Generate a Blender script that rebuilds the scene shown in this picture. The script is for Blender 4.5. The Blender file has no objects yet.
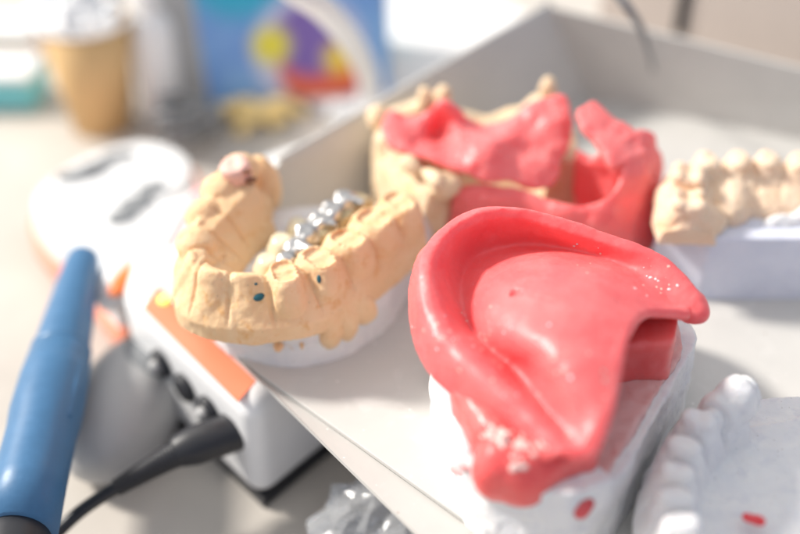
import bpy, bmesh, math, random
import numpy as np
from mathutils import Vector, Matrix, noise
random.seed(7)
S = 0.01                       # everything below is written in centimetres
sc = bpy.context.scene
col = sc.collection
PITCH = math.radians(38); DIST = 30.0; FPX = 50/36*800
CY, CZ = -DIST*math.cos(PITCH), DIST*math.sin(PITCH)

def U(px, py, z=0.0):
    """point of the horizontal plane z seen at photo position px,py (survey of the photograph)"""
    a, b = (px-400)/FPX, -(py-267)/FPX
    dx, dy, dz = a, math.cos(PITCH)+b*math.sin(PITCH), -math.sin(PITCH)+b*math.cos(PITCH)
    t = (z-CZ)/dz
    return np.array([dx*t, CY+dy*t, z])

# ---------------------------------------------------------------- object helpers
def thing(name, loc, label, cat, group=None):
    o = bpy.data.objects.new(name, None); col.objects.link(o)
    o.empty_display_size = 0.01
    o.location = [c*S for c in loc]
    o['label'] = label; o['category'] = cat
    if group: o['group'] = group
    return o

def link(name, me, mat, parent=None, loc=None, label=None, cat=None, kind=None, group=None, smooth=True):
    """me is in world centimetres; becomes an object in metres"""
    n = len(me.vertices)
    co = np.empty(n*3, dtype=np.float32); me.vertices.foreach_get('co', co); co = co.reshape(-1, 3)
    if parent is not None: org = np.array(parent.location)/S
    elif loc is not None: org = np.array(loc, dtype=float)
    else:
        org = np.array([(co[:, 0].min()+co[:, 0].max())/2, (co[:, 1].min()+co[:, 1].max())/2, co[:, 2].min()])
    co = (co-org)*S
    me.vertices.foreach_set('co', co.astype(np.float32).ravel()); me.update()
    me.materials.clear(); me.materials.append(mat)
    if smooth: me.polygons.foreach_set('use_smooth', [True]*len(me.polygons))
    me.name = name
    o = bpy.data.objects.new(name, me); col.objects.link(o)
    if parent is not None: o.parent = parent
    else: o.location = [c*S for c in org]
    if label: o['label'] = label
    if cat: o['category'] = cat
    if kind: o['kind'] = kind
    if group: o['group'] = group
    return o

def mesh(vs, fs):
    me = bpy.data.meshes.new('m'); me.from_pydata([tuple(map(float, v)) for v in vs], [], fs); me.update()
    return me

def cat_meshes(parts):
    vs, fs = [], []
    for v, f in parts:
        k = len(vs); vs += list(v); fs += [tuple(i+k for i in q) for q in f]
    return vs, fs

def remesh(vs, fs, vox=0.05, smooth=3, fac=0.5):
    me = mesh(vs, fs)
    o = bpy.data.objects.new('tmp', me); col.objects.link(o)
    r = o.modifiers.new('R', 'REMESH'); r.mode = 'VOXEL'; r.voxel_size = vox; r.adaptivity = 0
    if smooth:
        s = o.modifiers.new('S', 'SMOOTH'); s.factor = fac; s.iterations = smooth
    dg = bpy.context.evaluated_depsgraph_get(); dg.update()
    out = bpy.data.meshes.new_from_object(o.evaluated_get(dg))
    bpy.data.objects.remove(o); bpy.data.meshes.remove(me)
    return out

def bevelled(vs, fs, w=0.3, seg=4, sub=0):
    me = mesh(vs, fs)
    o = bpy.data.objects.new('tmp', me); col.objects.link(o)
    b = o.modifiers.new('B', 'BEVEL'); b.width = w; b.segments = seg; b.limit_method = 'ANGLE'; b.angle_limit = math.radians(25)
    dg = bpy.context.evaluated_depsgraph_get(); dg.update()
    out = bpy.data.meshes.new_from_object(o.evaluated_get(dg))
    bpy.data.objects.remove(o); bpy.data.meshes.remove(me)
    return out

def rough(me, layers, seed=0.0):
    """push vertices along normals by 3D noise; layers = [(scale, amount)]"""
    n = len(me.vertices)
    co = np.empty(n*3, np.float32); me.vertices.foreach_get('co', co); co = co.reshape(-1, 3)
    nr = np.array([v.normal[:] for v in me.vertices])
    d = np.zeros(n)
    for sc_, am in layers:
        d += am*np.array([noise.noise(Vector((p[0]*sc_+seed, p[1]*sc_+seed*.7, p[2]*sc_))) for p in co])
    co = co+nr*d[:, None]
    me.vertices.foreach_set('co', co.astype(np.float32).ravel()); me.update()
    return me

# ---------------------------------------------------------------- shape helpers
def cr(pts, n):
    """Catmull-Rom through pts (k-dim), n samples per span"""
    P = [np.array(p, float) for p in pts]
    P = [2*P[0]-P[1]]+P+[2*P[-1]-P[-2]]
    out = []
    for i in range(1, len(P)-2):
        for j in range(n):
            t = j/n
            out.append(.5*((2*P[i])+(-P[i-1]+P[i+1])*t+(2*P[i-1]-5*P[i]+4*P[i+1]-P[i+2])*t*t+(-P[i-1]+3*P[i]-3*P[i+1]+P[i+2])*t**3))
    out.append(P[-2])
    return np.array(out)

def box(x0, y0, z0, x1, y1, z1):
    v = [(x, y, z) for z in (z0, z1) for y in (y0, y1) for x in (x0, x1)]
    f = [(0, 2, 3, 1), (4, 5, 7, 6), (0, 1, 5, 4), (2, 6, 7, 3), (0, 4, 6, 2), (1, 3, 7, 5)]
    return v, f

def prism(poly, z0, z1, taper=0.0):
    """extruded outline, top pulled towards the centre by taper (fraction)"""
    P = np.array([[p[0], p[1]] for p in poly]); c = P.mean(0); n = len(P)
    a = sum(P[i][0]*P[(i+1) % n][1]-P[(i+1) % n][0]*P[i][1] for i in range(n))
    if a < 0: P = P[::-1]
    z1s = z1 if hasattr(z1, '__len__') else [z1]*n
    v = [(p[0], p[1], z0) for p in P]+[(c[0]+(p[0]-c[0])*(1-taper), c[1]+(p[1]-c[1])*(1-taper), z) for p, z in zip(P, z1s)]
    f = [tuple(range(n))[::-1], tuple(range(n, 2*n))]+[(i, (i+1) % n, n+(i+1) % n, n+i) for i in range(n)]
    return v, f

def closed_cr(pts, n):
    P = [np.array(p, float) for p in pts]; m = len(P); out = []
    for i in range(m):
        a, b, c, d = P[i-1], P[i], P[(i+1) % m], P[(i+2) % m]
        for j in range(n):
            t = j/n
            out.append(.5*((2*b)+(-a+c)*t+(2*a-5*b+4*c-d)*t*t+(-a+3*b-3*c+d)*t**3))
    return out

def ellipsoid(c, r, rot=0.0, nu=20, nv=12, e=1.0, tilt=None):
    v, f = [], []
    R = Matrix.Rotation(rot, 3, 'Z')
    if tilt is not None: R = R @ tilt
    sp = lambda x: math.copysign(abs(x)**e, x)
    for i in range(nv+1):
        ph = -math.pi/2+math.pi*i/nv
        for j in range(nu):
            th = 2*math.pi*j/nu
            p = R @ Vector((r[0]*sp(math.cos(th))*abs(math.cos(ph))**e, r[1]*sp(math.sin(th))*abs(math.cos(ph))**e, r[2]*sp(math.sin(ph))))
            v.append((c[0]+p.x, c[1]+p.y, c[2]+p.z))
    for i in range(nv):
        for j in range(nu):
            f.append((i*nu+j, i*nu+(j+1) % nu, (i+1)*nu+(j+1) % nu, (i+1)*nu+j))
    return v, f

def tube(pts, r, n=12, span=8, cap=True):
    P = cr(pts, span); k = len(P)
    rr = r if hasattr(r, '__len__') else [r]*len(pts)
    R = np.interp(np.linspace(0, len(pts)-1, k), range(len(pts)), rr)
    v, f = [], []
    up = Vector((0, 0, 1)); prev = None
    for i in range(k):
        t = Vector(P[min(i+1, k-1)]-P[max(i-1, 0)]).normalized()
        if prev is None:
            a = t.cross(up)
            if a.length < .1: a = t.cross(Vector((1, 0, 0)))
        else: a = prev-t*prev.dot(t)
        a.normalize(); prev = a; b = t.cross(a)
        for j in range(n):
            th = 2*math.pi*j/n
            q = Vector(P[i])+(a*math.cos(th)+b*math.sin(th))*R[i]
            v.append(tuple(q))
    for i in range(k-1):
        for j in range(n):
            f.append((i*n+j, (i+1)*n+j, (i+1)*n+(j+1) % n, i*n+(j+1) % n))
    if cap:
        f.append(tuple(range(n))); f.append(tuple(range((k-1)*n, k*n))[::-1])
    return v, f

def lathe(prof, c, axis=(0, 0, 1), n=32, k=1.0):
    """prof = [(r, h)], closed solid of revolution"""
    prof = [(r*k, h) for r, h in prof]
    ax = Vector(axis).normalized()
    a = ax.cross(Vector((0, 1, 0.01))).normalized(); b = ax.cross(a)
    v, f = [], []
    for r, h in prof:
        for j in range(n):
            th = 2*math.pi*j/n
            v.append(tuple(Vector(c)+ax*h+(a*math.cos(th)+b*math.sin(th))*max(r, 1e-4)))
    for i in range(len(prof)-1):
        for j in range(n):
            f.append((i*n+j, i*n+(j+1) % n, (i+1)*n+(j+1) % n, (i+1)*n+j))
    return v, f

def shell(net, thick, su=6, sv=5, pix=True):
    """smooth sheet through a net of points, given thickness. thick: number or per-row list"""
    rows = len(net[0])
    G = np.array([[U(*p) if pix else np.array(p, float) for p in st] for st in net])
    A = np.array([cr(G[:, r], su) for r in range(rows)])          # rows x U x 3
    B = np.array([cr(A[:, i], sv) for i in range(A.shape[1])])    # U x V x 3
    nu, nv = B.shape[:2]
    th = thick if hasattr(thick, '__len__') else [thick]*rows
    T = np.interp(np.linspace(0, rows-1, nv), range(rows), th)
    du = np.gradient(B, axis=0); dv = np.gradient(B, axis=1)
    N = np.cross(du, dv); N /= np.maximum(np.linalg.norm(N, axis=2, keepdims=True), 1e-6)
    top = B+N*T[None, :, None]/2; bot = B-N*T[None, :, None]/2
    v = [tuple(p) for p in top.reshape(-1, 3)]+[tuple(p) for p in bot.reshape(-1, 3)]
    o = nu*nv; f = []
    for i in range(nu-1):
        for j in range(nv-1):
            a = i*nv+j
            f.append((a, a+nv, a+nv+1, a+1)); f.append((o+a, o+a+1, o+a+nv+1, o+a+nv))
    for i in range(nu-1):
        a = i*nv; f.append((a, o+a, o+a+nv, a+nv))
        a = i*nv+nv-1; f.append((a, a+nv, o+a+nv, o+a))
    for j in range(nv-1):
        f.append((j, j+1, o+j+1, o+j))
        a = (nu-1)*nv+j; f.append((a, o+a, o+a+1, a+1))
    return v, f

def ridge(ctrl, z0, span=8):
    """swept alveolar ridge. ctrl rows: x, y, ztop, half width top, out width bottom, in width bottom (out = left of travel)"""
    P = cr(ctrl, span); k = len(P); v, f = [], []
    prof = lambda wt, wo, wi, zt: [(wo, z0), (wo, z0+(zt-z0)*.35), (wt*1.12, z0+(zt-z0)*.78), (wt*.75, zt-.08), (0, zt), (-wt*.75, zt-.08), (-wt*1.12, z0+(zt-z0)*.78), (-wi, z0+(zt-z0)*.3), (-wi, z0)]
    for i in range(k):
        t = P[min(i+1, k-1)][:2]-P[max(i-1, 0)][:2]; t = t/np.linalg.norm(t); nn = np.array([-t[1], t[0]])
        x, y, zt, wt, wo, wi = P[i]
        for d, z in prof(wt, wo, wi, zt): v.append((x+nn[0]*d, y+nn[1]*d, z))
    m = 9
    for i in range(k-1):
        for j in range(m):
            f.append((i*m+j, i*m+(j+1) % m, (i+1)*m+(j+1) % m, (i+1)*m+j))
    f.append(tuple(range(m))[::-1]); f.append(tuple(range((k-1)*m, k*m)))
    return v, f

def tooth(x, y, z, ang, md, bl, h, kind='molar', lean=0.0):
    """crown standing from z-h up to z; ang = direction of the row"""
    parts = []; c, s = math.cos(ang), math.sin(ang)
    def W(u, w, zz): return (x+c*u-s*w, y+s*u+c*w, zz)
    nu, nv = 24, 10; v, f = [], []
    for i in range(nv+1):
        t = i/nv
        g = .82+.22*math.sin(math.pi*min(t*1.15, 1)) if t < .8 else (.82+.22*math.sin(math.pi*.92))*math.sqrt(max(1-((t-.8)/.2)**2*.55, 0))
        for j in range(nu):
            th = 2*math.pi*j/nu
            cu, sw = math.cos(th), math.sin(th)
            e = 1.0 if kind == 'incisor' else .72
            u = md/2*math.copysign(abs(cu)**e, cu)*g; w = bl/2*math.copysign(abs(sw)**e, sw)*g
            if kind == 'incisor': w *= (1-.75*t)
            if kind == 'round' and t > .55: u *= 1-.18*((t-.55)/.45)**2; w *= 1-.40*((t-.55)/.45)**2
            zz = z-h+h*t
            if kind == 'molar' and t > .75: zz += .07*abs(math.cos(th*2-math.pi/2))*((t-.75)/.25)-.02
            v.append(W(u, w+lean*t, zz))
    for i in range(nv):
        for j in range(nu): f.append((i*nu+j, i*nu+(j+1) % nu, (i+1)*nu+(j+1) % nu, (i+1)*nu+j))
    v.append(W(0, lean, z-h)); b = len(v)-1
    top0 = nv*nu
    if kind == 'dish':
        k0 = len(v)
        for j in range(nu):
            th = 2*math.pi*j/nu
            v.append(W(md*.33*math.copysign(abs(math.cos(th))**.55, math.cos(th)), lean+bl*.30*math.copysign(abs(math.sin(th))**.55, math.sin(th)), z-.12))
        for j in range(nu): f.append((top0+j, top0+(j+1) % nu, k0+(j+1) % nu, k0+j))
        top0 = k0
    v.append(W(0, lean, z-(.16 if kind == 'molar' else .15 if kind == 'dish' else -.0))); tp = len(v)-1
    for j in range(nu):
        f.append((b, (j+1) % nu, j)); f.append((tp, top0+j, top0+(j+1) % nu))
    parts.append((v, f))
    if kind == 'round':
        for b2 in (-1, 1): parts.append(ellipsoid(W(0, b2*bl*.2, z-.13), (md*.32, bl*.24, .16), ang, 12, 8))
    if kind == 'molar':
        for a, b2 in ((-1, -1), (1, -1), (-1, 1), (1, 1), ):
            q = W(a*md*.23, b2*bl*.25, z-.11)
            parts.append(ellipsoid(q, (md*.2, bl*.2, .17), ang, 12, 8))
    return parts

def groove(me, cuts):
    """press the lines between neighbouring teeth into the surface. cuts: x, y, angle of row, outward normal, z low, z high, depth, half width"""
    n = len(me.vertices)
    co = np.empty(n*3, np.float32); me.vertices.foreach_get('co', co); co = co.reshape(-1, 3).astype(float)
    nr = np.array([v.normal[:] for v in me.vertices]); acc = np.zeros(n)
    for x, y, ang, zl, zh, dep, hw in cuts:
        d = co[:, :2]-np.array([x, y]); al = d[:, 0]*math.cos(ang)+d[:, 1]*math.sin(ang); ac = -d[:, 0]*math.sin(ang)+d[:, 1]*math.cos(ang)
        k = np.clip(1-(np.abs(al)/hw), 0, 1)**1.3*np.clip((co[:, 2]-zl)/.35, 0, 1)*(np.abs(ac) < 1.1)*(co[:, 2] < zh+.6)
        acc = np.maximum(acc, k*dep)
    co -= nr*acc[:, None]
    me.vertices.foreach_set('co', co.astype(np.float32).ravel()); me.update()
    return me

# ---------------------------------------------------------------- materials
def newmat(name):
    m = bpy.data.materials.new(name); m.use_nodes = True
    nt = m.node_tree; b = nt.nodes['Principled BSDF']
    return m, nt, b

def nz(nt, scale, detail=4, rough_=.55, dist=0.0, off=(0, 0, 0)):
    tc = nt.nodes.new('ShaderNodeTexCoord'); mp = nt.nodes.new('ShaderNodeMapping')
    mp.inputs['Scale'].default_value = (100,)*3; mp.inputs['Location'].default_value = off     # back to centimetres
    nt.links.new(tc.outputs['Object'], mp.inputs['Vector'])
    n = nt.nodes.new('ShaderNodeTexNoise'); n.inputs['Scale'].default_value = scale; n.inputs['Detail'].default_value = detail
    n.inputs['Roughness'].default_value = rough_; n.inputs['Distortion'].default_value = dist
    nt.links.new(mp.outputs[0], n.inputs['Vector'])
    return n.outputs['Fac'], mp.outputs[0]

def ramp(nt, src, stops, interp='LINEAR'):
    r = nt.nodes.new('ShaderNodeValToRGB'); r.color_ramp.interpolation = interp
    el = r.color_ramp.elements
    while len(el) < len(stops): el.new(.5)
    for e, (p, c) in zip(el, stops): e.position = p; e.color = (c, c, c, 1) if not hasattr(c, '__len__') else (*c, 1)
    nt.links.new(src, r.inputs['Fac']); return r.outputs['Color']

def mixc(nt, fac, a, b, mode='MIX'):
    m = nt.nodes.new('ShaderNodeMix'); m.data_type = 'RGBA'; m.blend_type = mode
    for i, x in ((0, fac), (6, a), (7, b)):
        if hasattr(x, 'is_linked') or hasattr(x, 'links'): nt.links.new(x, m.inputs[i])
        elif i == 0: m.inputs[0].default_value = x
        else: m.inputs[i].default_value = (*x, 1)
    return m.outputs[2]

def bump(nt, b, src, strength=.3, dist=.02):
    bp = nt.nodes.new('ShaderNodeBump'); bp.inputs['Strength'].default_value = strength; bp.inputs['Distance'].default_value = dist*S
    nt.links.new(src, bp.inputs['Height']); nt.links.new(bp.outputs[0], b.inputs['Normal'])

def stone(name, c1, c2, c3=None, rough_=.75, sss=.15, pits=True, sc1=1.1, patch=None):
    m, nt, b = newmat(name)
    f1, _ = nz(nt, sc1, 4, .6, .6); cl = mixc(nt, ramp(nt, f1, [(.35, 0), (.65, 1)]), c1, c2)
    if c3 is not None:
        f2, _ = nz(nt, 2.6, 5, .65, .3, (4, 2, 1)); cl = mixc(nt, ramp(nt, f2, [(.55, 0), (.72, 1)]), cl, c3)
    if patch is not None:
        f4, _ = nz(nt, patch[1], 4, .6, .5, (9, 5, 3)); cl = mixc(nt, ramp(nt, f4, [(patch[2], 0), (patch[2]+.05, 1)]), cl, patch[0])
    f3, vec = nz(nt, 14, 6, .7)
    if pits:
        vo = nt.nodes.new('ShaderNodeTexVoronoi'); vo.inputs['Scale'].default_value = 5.5; nt.links.new(vec, vo.inputs['Vector'])
        pit = ramp(nt, vo.outputs['Distance'], [(.05, 0), (.1, 1)])
        cl = mixc(nt, pit, mixc(nt, .55, cl, (.25, .2, .16)), cl)
    nt.links.new(cl, b.inputs['Base Color'])
    bump(nt, b, f3, .55, .03)
    b.inputs['Roughness'].default_value = rough_
    b.inputs['Subsurface Weight'].default_value = sss; b.inputs['Subsurface Radius'].default_value = (1, .6, .4); b.inputs['Subsurface Scale'].default_value = .15*S
    return m

def wax(name, c1, c2, rough_=.34, specks=.05, sss=.85):
    m, nt, b = newmat(name)
    f1, _ = nz(nt, .8, 3, .5, .5); cl = mixc(nt, ramp(nt, f1, [(.3, 0), (.7, 1)]), c1, c2)
    f2, vec = nz(nt, 9, 6, .7)
    vo = nt.nodes.new('ShaderNodeTexVoronoi'); vo.inputs['Scale'].default_value = 7; nt.links.new(vec, vo.inputs['Vector'])
    sp = ramp(nt, vo.outputs['Distance'], [(specks*1.0, 1), (specks*1.7, 0)])
    f3, _ = nz(nt, 1.3, 2, .5, 0, (3, 8, 2)); msk = ramp(nt, f3, [(.52, 0), (.66, 1)])
    mu = nt.nodes.new('ShaderNodeMath'); mu.operation = 'MULTIPLY'; nt.links.new(sp, mu.inputs[0]); nt.links.new(msk, mu.inputs[1])
    cl = mixc(nt, mu.outputs[0], cl, (.85, .6, .55))
    f5, _ = nz(nt, 26, 4, .8); 
    f6, _ = nz(nt, .9, 3, .6, .4, (1, 3, 9))
    scr = nt.nodes.new('ShaderNodeMath'); scr.operation = 'MULTIPLY'
    nt.links.new(ramp(nt, f5, [(.58, 0), (.75, .5)]), scr.inputs[0]); nt.links.new(ramp(nt, f6, [(.5, 0), (.68, 1)]), scr.inputs[1])
    cl = mixc(nt, scr.outputs[0], cl, (.85, .5, .47))
    f8, _ = nz(nt, 1.7, 6, .7, 1.2, (2, 9, 4)); cl = mixc(nt, ramp(nt, f8, [(.5, 0), (.75, .45)]), cl, tuple(min(c*1.12+.06, .95) for c in c2))
    nt.links.new(cl, b.inputs['Base Color'])
    nt.links.new(ramp(nt, f2, [(.3, rough_-.06), (.7, rough_+.14)]), b.inputs['Roughness'])
    f7, _ = nz(nt, 2.2, 5, .62)
    bump(nt, b, f7, .35, .08)
    b.inputs['Subsurface Weight'].default_value = sss; b.inputs['Subsurface Radius'].default_value = (1, .22, .18)
    b.inputs['Subsurface Scale'].default_value = .35*S
    b.inputs['Specular IOR Level'].default_value = .55
    return m

def plain(name, c, rough_=.5, metal=0.0, var=.06, bmp=.05, coat=0.0, sc_=3.0):
    m, nt, b = newmat(name)
    f, _ = nz(nt, sc_, 5, .6, .3)
    c = np.array(c); nt.links.new(mixc(nt, f, tuple(c*(1-var)), tuple(np.minimum(c*(1+var), 1))), b.inputs['Base Color'])
    g, _ = nz(nt, 20, 5, .6)
    nt.links.new(ramp(nt, f, [(.3, max(rough_-.06, .02)), (.7, rough_+.06)]), b.inputs['Roughness'])
    bump(nt, b, g, bmp, .02)
    b.inputs['Metallic'].default_value = metal; b.inputs['Coat Weight'].default_value = coat
    return m

M = {}
M['plaster'] = stone('white_plaster', (.74, .74, .76), (.82, .81, .8), (.68, .68, .72))
M['plaster_patchy'] = stone('white_plaster_stained', (.72, .71, .72), (.82, .8, .78), None, patch=((.74, .46, .22), 1.3, .66))
M['plaster_film'] = stone('waxed_plaster', (.70, .36, .34), (.74, .48, .46), None, rough_=.28, patch=((.62, .22, .21), .7, .58))
M['plaster_blue_shade'] = stone('plaster_in_blue_shade', (.66, .69, .80), (.72, .74, .84), (.62, .65, .78), patch=((.72, .62, .74), 1.0, .68))  # lavender blue of the shaded front put into the plaster colour
M['gold_stone'] = stone('tan_die_stone', (.82, .54, .30), (.85, .60, .36), (.75, .42, .17), sss=.25)
M['pale_stone'] = stone('pale_tan_die_stone', (.80, .60, .38), (.82, .66, .46), (.72, .46, .2), sss=.25)
M['cream_stone'] = stone('cream_die_stone', (.83, .60, .42), (.85, .67, .50), (.77, .50, .29), sss=.25)
M['wax'] = wax('red_wax', (.86, .125, .135), (.89, .19, .19), .38)
M['wax_pink'] = wax('coral_wax', (.87, .155, .16), (.90, .23, .225), .40)
M['wax_dark'] = wax('red_wax_block', (.82, .10, .10), (.85, .16, .15), .32)
M['tray'] = plain('grey_painted_metal', (.60, .585, .56), .38, 0, .05, .03)
def tray_mat():
    m, nt, b = newmat('grey_painted_metal')
    f, vec = nz(nt, .35, 5, .6, .6); cl = mixc(nt, ramp(nt, f, [(.35, 0), (.7, 1)]), (.55, .54, .515), (.61, .595, .565))
    vo = nt.nodes.new('ShaderNodeTexVoronoi'); vo.inputs['Scale'].default_value = 2.2; nt.links.new(vec, vo.inputs['Vector'])
    cl = mixc(nt, ramp(nt, vo.outputs['Distance'], [(.05, 1), (.08, 0)]), cl, (.80, .78, .76))
    vo2 = nt.nodes.new('ShaderNodeTexVoronoi'); vo2.inputs['Scale'].default_value = 1.1; nt.links.new(vec, vo2.inputs['Vector'])
    cl = mixc(nt, ramp(nt, vo2.outputs['Distance'], [(.025, .7), (.04, 0)]), cl, (.30, .24, .2))
    g, _ = nz(nt, 1.2, 6, .7, .8, (5, 5, 5)); cl = mixc(nt, ramp(nt, g, [(.56, 0), (.75, .35)]), cl, (.76, .74, .72))
    nt.links.new(cl, b.inputs['Base Color']); nt.links.new(ramp(nt, g, [(.3, .3), (.7, .55)]), b.inputs['Roughness'])
    h, _ = nz(nt, 16, 4, .6); bump(nt, b, h, .08, .02)
    return m
M['tray'] = tray_mat()
M['table'] = plain('light_table_top', (.54, .50, .45), .45, 0, .28, .05, sc_=.16)
M['white_plastic'] = plain('white_plastic', (.80, .80, .80), .35, 0, .03, .02)
M['grey_plastic'] = plain('grey_plastic', (.22, .23, .24), .4, 0, .05, .02)
M['lightgrey'] = plain('light_grey_plastic', (.42, .42, .42), .4, 0, .05, .02)
M['black'] = plain('black_rubber', (.02, .021, .026), .42, 0, .2, .05)
M['blue'] = plain('blue_plastic', (.045, .15, .30), .42, 0, .15, .1, .0)
M['orange'] = plain('orange_plastic', (.85, .20, .04), .4)
M['label_orange'] = plain('salmon_label', (.90, .27, .15), .35, 0, .12, .02, sc_=.35)
M['label_pink'] = plain('pink_label', (.85, .42, .42), .4)
M['kraft'] = plain('kraft_paper', (.68, .45, .21), .7, 0, .06, .1)
M['paper'] = plain('white_paper', (.82, .82, .82), .8)
M['teal'] = plain('teal_plastic', (.20, .62, .68), .5)
M['teal_dark'] = plain('deep_teal_card', (.08, .42, .55), .5)
M['green'] = plain('green_plastic', (.35, .65, .40), .5)
M['purple'] = plain('violet_plastic', (.30, .28, .60), .5)
M['peach'] = plain('peach_card', (.80, .55, .42), .6)
M['tan_card'] = plain('tan_card', (.72, .62, .55), .7, 0, .06)
M['yellow_wax'] = plain('yellow_wax', (.88, .66, .28), .4)
M['chrome'] = plain('cast_metal', (.55, .54, .53), .32, 1, .35, .4, sc_=4)
M['crown_gold'] = plain('tan_crown_metal', (.50, .40, .24), .30, 0.45, .3, .2)
M['crown_cream'] = plain('cream_crown_porcelain', (.76, .66, .46), .22, 0, .08, .05)
M['ink'] = plain('dark_teal_ink', (.01, .10, .13), .6)
M['brown'] = plain('brown_stain', (.25, .10, .05), .6)
M['pink_stone'] = plain('pink_die', (.82, .50, .42), .6, 0, .1, .2)
M['flake'] = plain('frosted_wax', (.85, .60, .55), .6, 0, .15, .3, sc_=8)
M['stain_red'] = wax('red_wax_smear', (.62, .03, .05), (.7, .06, .07), .3)

def glow():
    m, nt, b = newmat('yellow_led'); b.inputs['Base Color'].default_value = (1, .8, .2, 1)
    b.inputs['Emission Color'].default_value = (1, .75, .15, 1); b.inputs['Emission Strength'].default_value = 1.6
    return m
M['led'] = glow()

def plasticbag():
    m, nt, b = newmat('clear_plastic_film')
    b.inputs['Base Color'].default_value = (.9, .92, .95, 1); b.inputs['Roughness'].default_value = .12
    b.inputs['Transmission Weight'].default_value = .75; b.inputs['IOR'].default_value = 1.25
    return m
M['bag'] = plasticbag()

def print_mat(c, ax):
    """printed face: blue field with a round multicoloured picture; c = centre (object space, m), ax = along-face unit"""
    m, nt, b = newmat('printed_card')
    tc = nt.nodes.new('ShaderNodeTexCoord')
    def dist(p, r, soft):
        d = nt.nodes.new('ShaderNodeVectorMath'); d.operation = 'DISTANCE'; nt.links.new(tc.outputs['Object'], d.inputs[0])
        d.inputs[1].default_value = p
        mr = nt.nodes.new('ShaderNodeMapRange'); nt.links.new(d.outputs['Value'], mr.inputs[0])
        mr.inputs[1].default_value = r-soft; mr.inputs[2].default_value = r; mr.inputs[3].default_value = 1; mr.inputs[4].default_value = 0
        return mr.outputs[0]
    P = lambda a, h: tuple((np.array(c)+np.array([ax[0]*a, ax[1]*a, h]))*S)
    f, _ = nz(nt, .35, 2)
    cl = mixc(nt, ramp(nt, f, [(.35, 0), (.65, 1)]), (.16, .33, .72), (.24, .47, .80))
    cl = mixc(nt, dist(P(-2.6, 3.6), 2.6*S, .9*S), cl, (.02, .42, .62))
    cl = mixc(nt, dist(P(-1.2, -2.6), 1.8*S, 1.4*S), cl, (.50, .62, .92))
    cl = mixc(nt, dist(P(0, 0), 2.5*S, .5*S), cl, (.60, .62, .80))
    cl = mixc(nt, dist(P(.5, -.6), 1.95*S, .35*S), cl, (.80, .14, .06))
    cl = mixc(nt, dist(P(.1, .5), 1.75*S, .5*S), cl, (.20, .12, .42))
    cl = mixc(nt, dist(P(-1.5, .35), 1.0*S, .5*S), cl, (.82, .72, .06))
    cl = mixc(nt, dist(P(1.15, -.35), .85*S, .5*S), cl, (.85, .62, .06))
    nt.links.new(cl, b.inputs['Base Color']); b.inputs['Roughness'].default_value = .4
    return m

# ================================================================ SETTING
ZT = -4.2
def table():
    n = 2
    v = [(-90, -60, ZT), (90, -60, ZT), (90, 120, ZT), (-90, 120, ZT), (-90, -60, ZT-3), (90, -60, ZT-3), (90, 120, ZT-3), (-90, 120, ZT-3)]
    f = [(0, 1, 2, 3), (4, 7, 6, 5), (0, 4, 5, 1), (1, 5, 6, 2), (2, 6, 7, 3), (3, 7, 4, 0)]
    link('table_top', mesh(v, f), M['table'], kind='structure', smooth=False)
table()

# ================================================================ TRAY
def slab(q, t=.12):
    """thin sheet on a quad/polygon of 3D points"""
    Q = [Vector(p) for p in q]; n = (Q[1]-Q[0]).cross(Q[2]-Q[0]).normalized()*t
    v = [tuple(p) for p in Q]+[tuple(p-n) for p in Q]; k = len(Q)
    f = [tuple(range(k)), tuple(range(k, 2*k))[::-1]]+[(i, k+i, k+(i+1) % k, (i+1) % k) for i in range(k)]
    return v, f
TA = (-6.4, -.9, 0); F1 = (6.3, 9.2, 0); FR = (16.5, 4.9, 0); G1 = (16.5, -14.5, 0); G0 = (6.4, -14.5, 0)
Fold = [(-5.7, -1.6, 0), (-3.35, -4.3, 0), (-1.15, -6.35, 0), (1.4, -8.75, 0)]
Lip = [(-5.72, -1.63, .02), tuple(U(265, 385, .1)), tuple(U(341, 460, .22)), tuple(U(417, 534, .35)), (5.35, -14.5, .6)]
def build_tray():
    r = thing('metal_tray', (3, -2, -.15), 'shallow light grey metal tray holding all the dental casts', 'tray')
    floor = [TA, (-5.7, -1.6, 0), (-3.35, -4.3, 0), (-1.15, -6.35, 0), (1.4, -8.75, 0), G0, G1, FR, F1]
    link('tray_floor', bevelled(*slab(floor, .12), w=.02, seg=2), M['tray'], r, smooth=False)
    vs = []; fs = []
    inner = Fold+[G0]
    k = len(inner)
    V = [tuple(p) for p in inner]+[tuple(p) for p in Lip]+[(p[0], p[1], p[2]-.11) for p in inner]+[(p[0], p[1], p[2]-.11) for p in Lip]
    for i in range(k-1):
        fs += [(i, k+i, k+i+1, i+1), (2*k+i, 2*k+i+1, 3*k+i+1, 3*k+i), (k+i, 3*k+i, 3*k+i+1, k+i+1)]
    V = [(p[0], p[1], p[2]+.003) for p in V]
    link('tray_lip', mesh(V, fs), M['tray'], r, smooth=False)
    T0 = U(278, 160, 2.1); T1 = U(549, 4, 3.3); TR = U(800, 66, 2.6); TR2 = T1+(TR-T1)*1.55
    T0 = tuple(T0); T1 = tuple(T1)
    def wall(pts, name):
        link(name, bevelled(*slab(pts, .13), w=.03, seg=2), M['tray'], r, smooth=False)
    L = (-4.6, .55, 0)
    wall([F1, (-6.2, -.7, 0), (-5.2, .15, .35), T0, T1], 'back_wall')
    wall([(16.5, 4.9, 0), F1, T1, tuple(TR2)], 'side_wall')
    wall([(16.5, -14.5, 0), (16.5, 4.9, 0), tuple(TR2), (17.5, -14.5, 2.4)], 'side_wall')
    # folded rim bead along the wall top
    link('rim_bead', mesh(*tube([T0, tuple((np.array(T0)+np.array(T1))/2), T1], .09, 8)), M['tray'], r)
build_tray()

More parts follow.
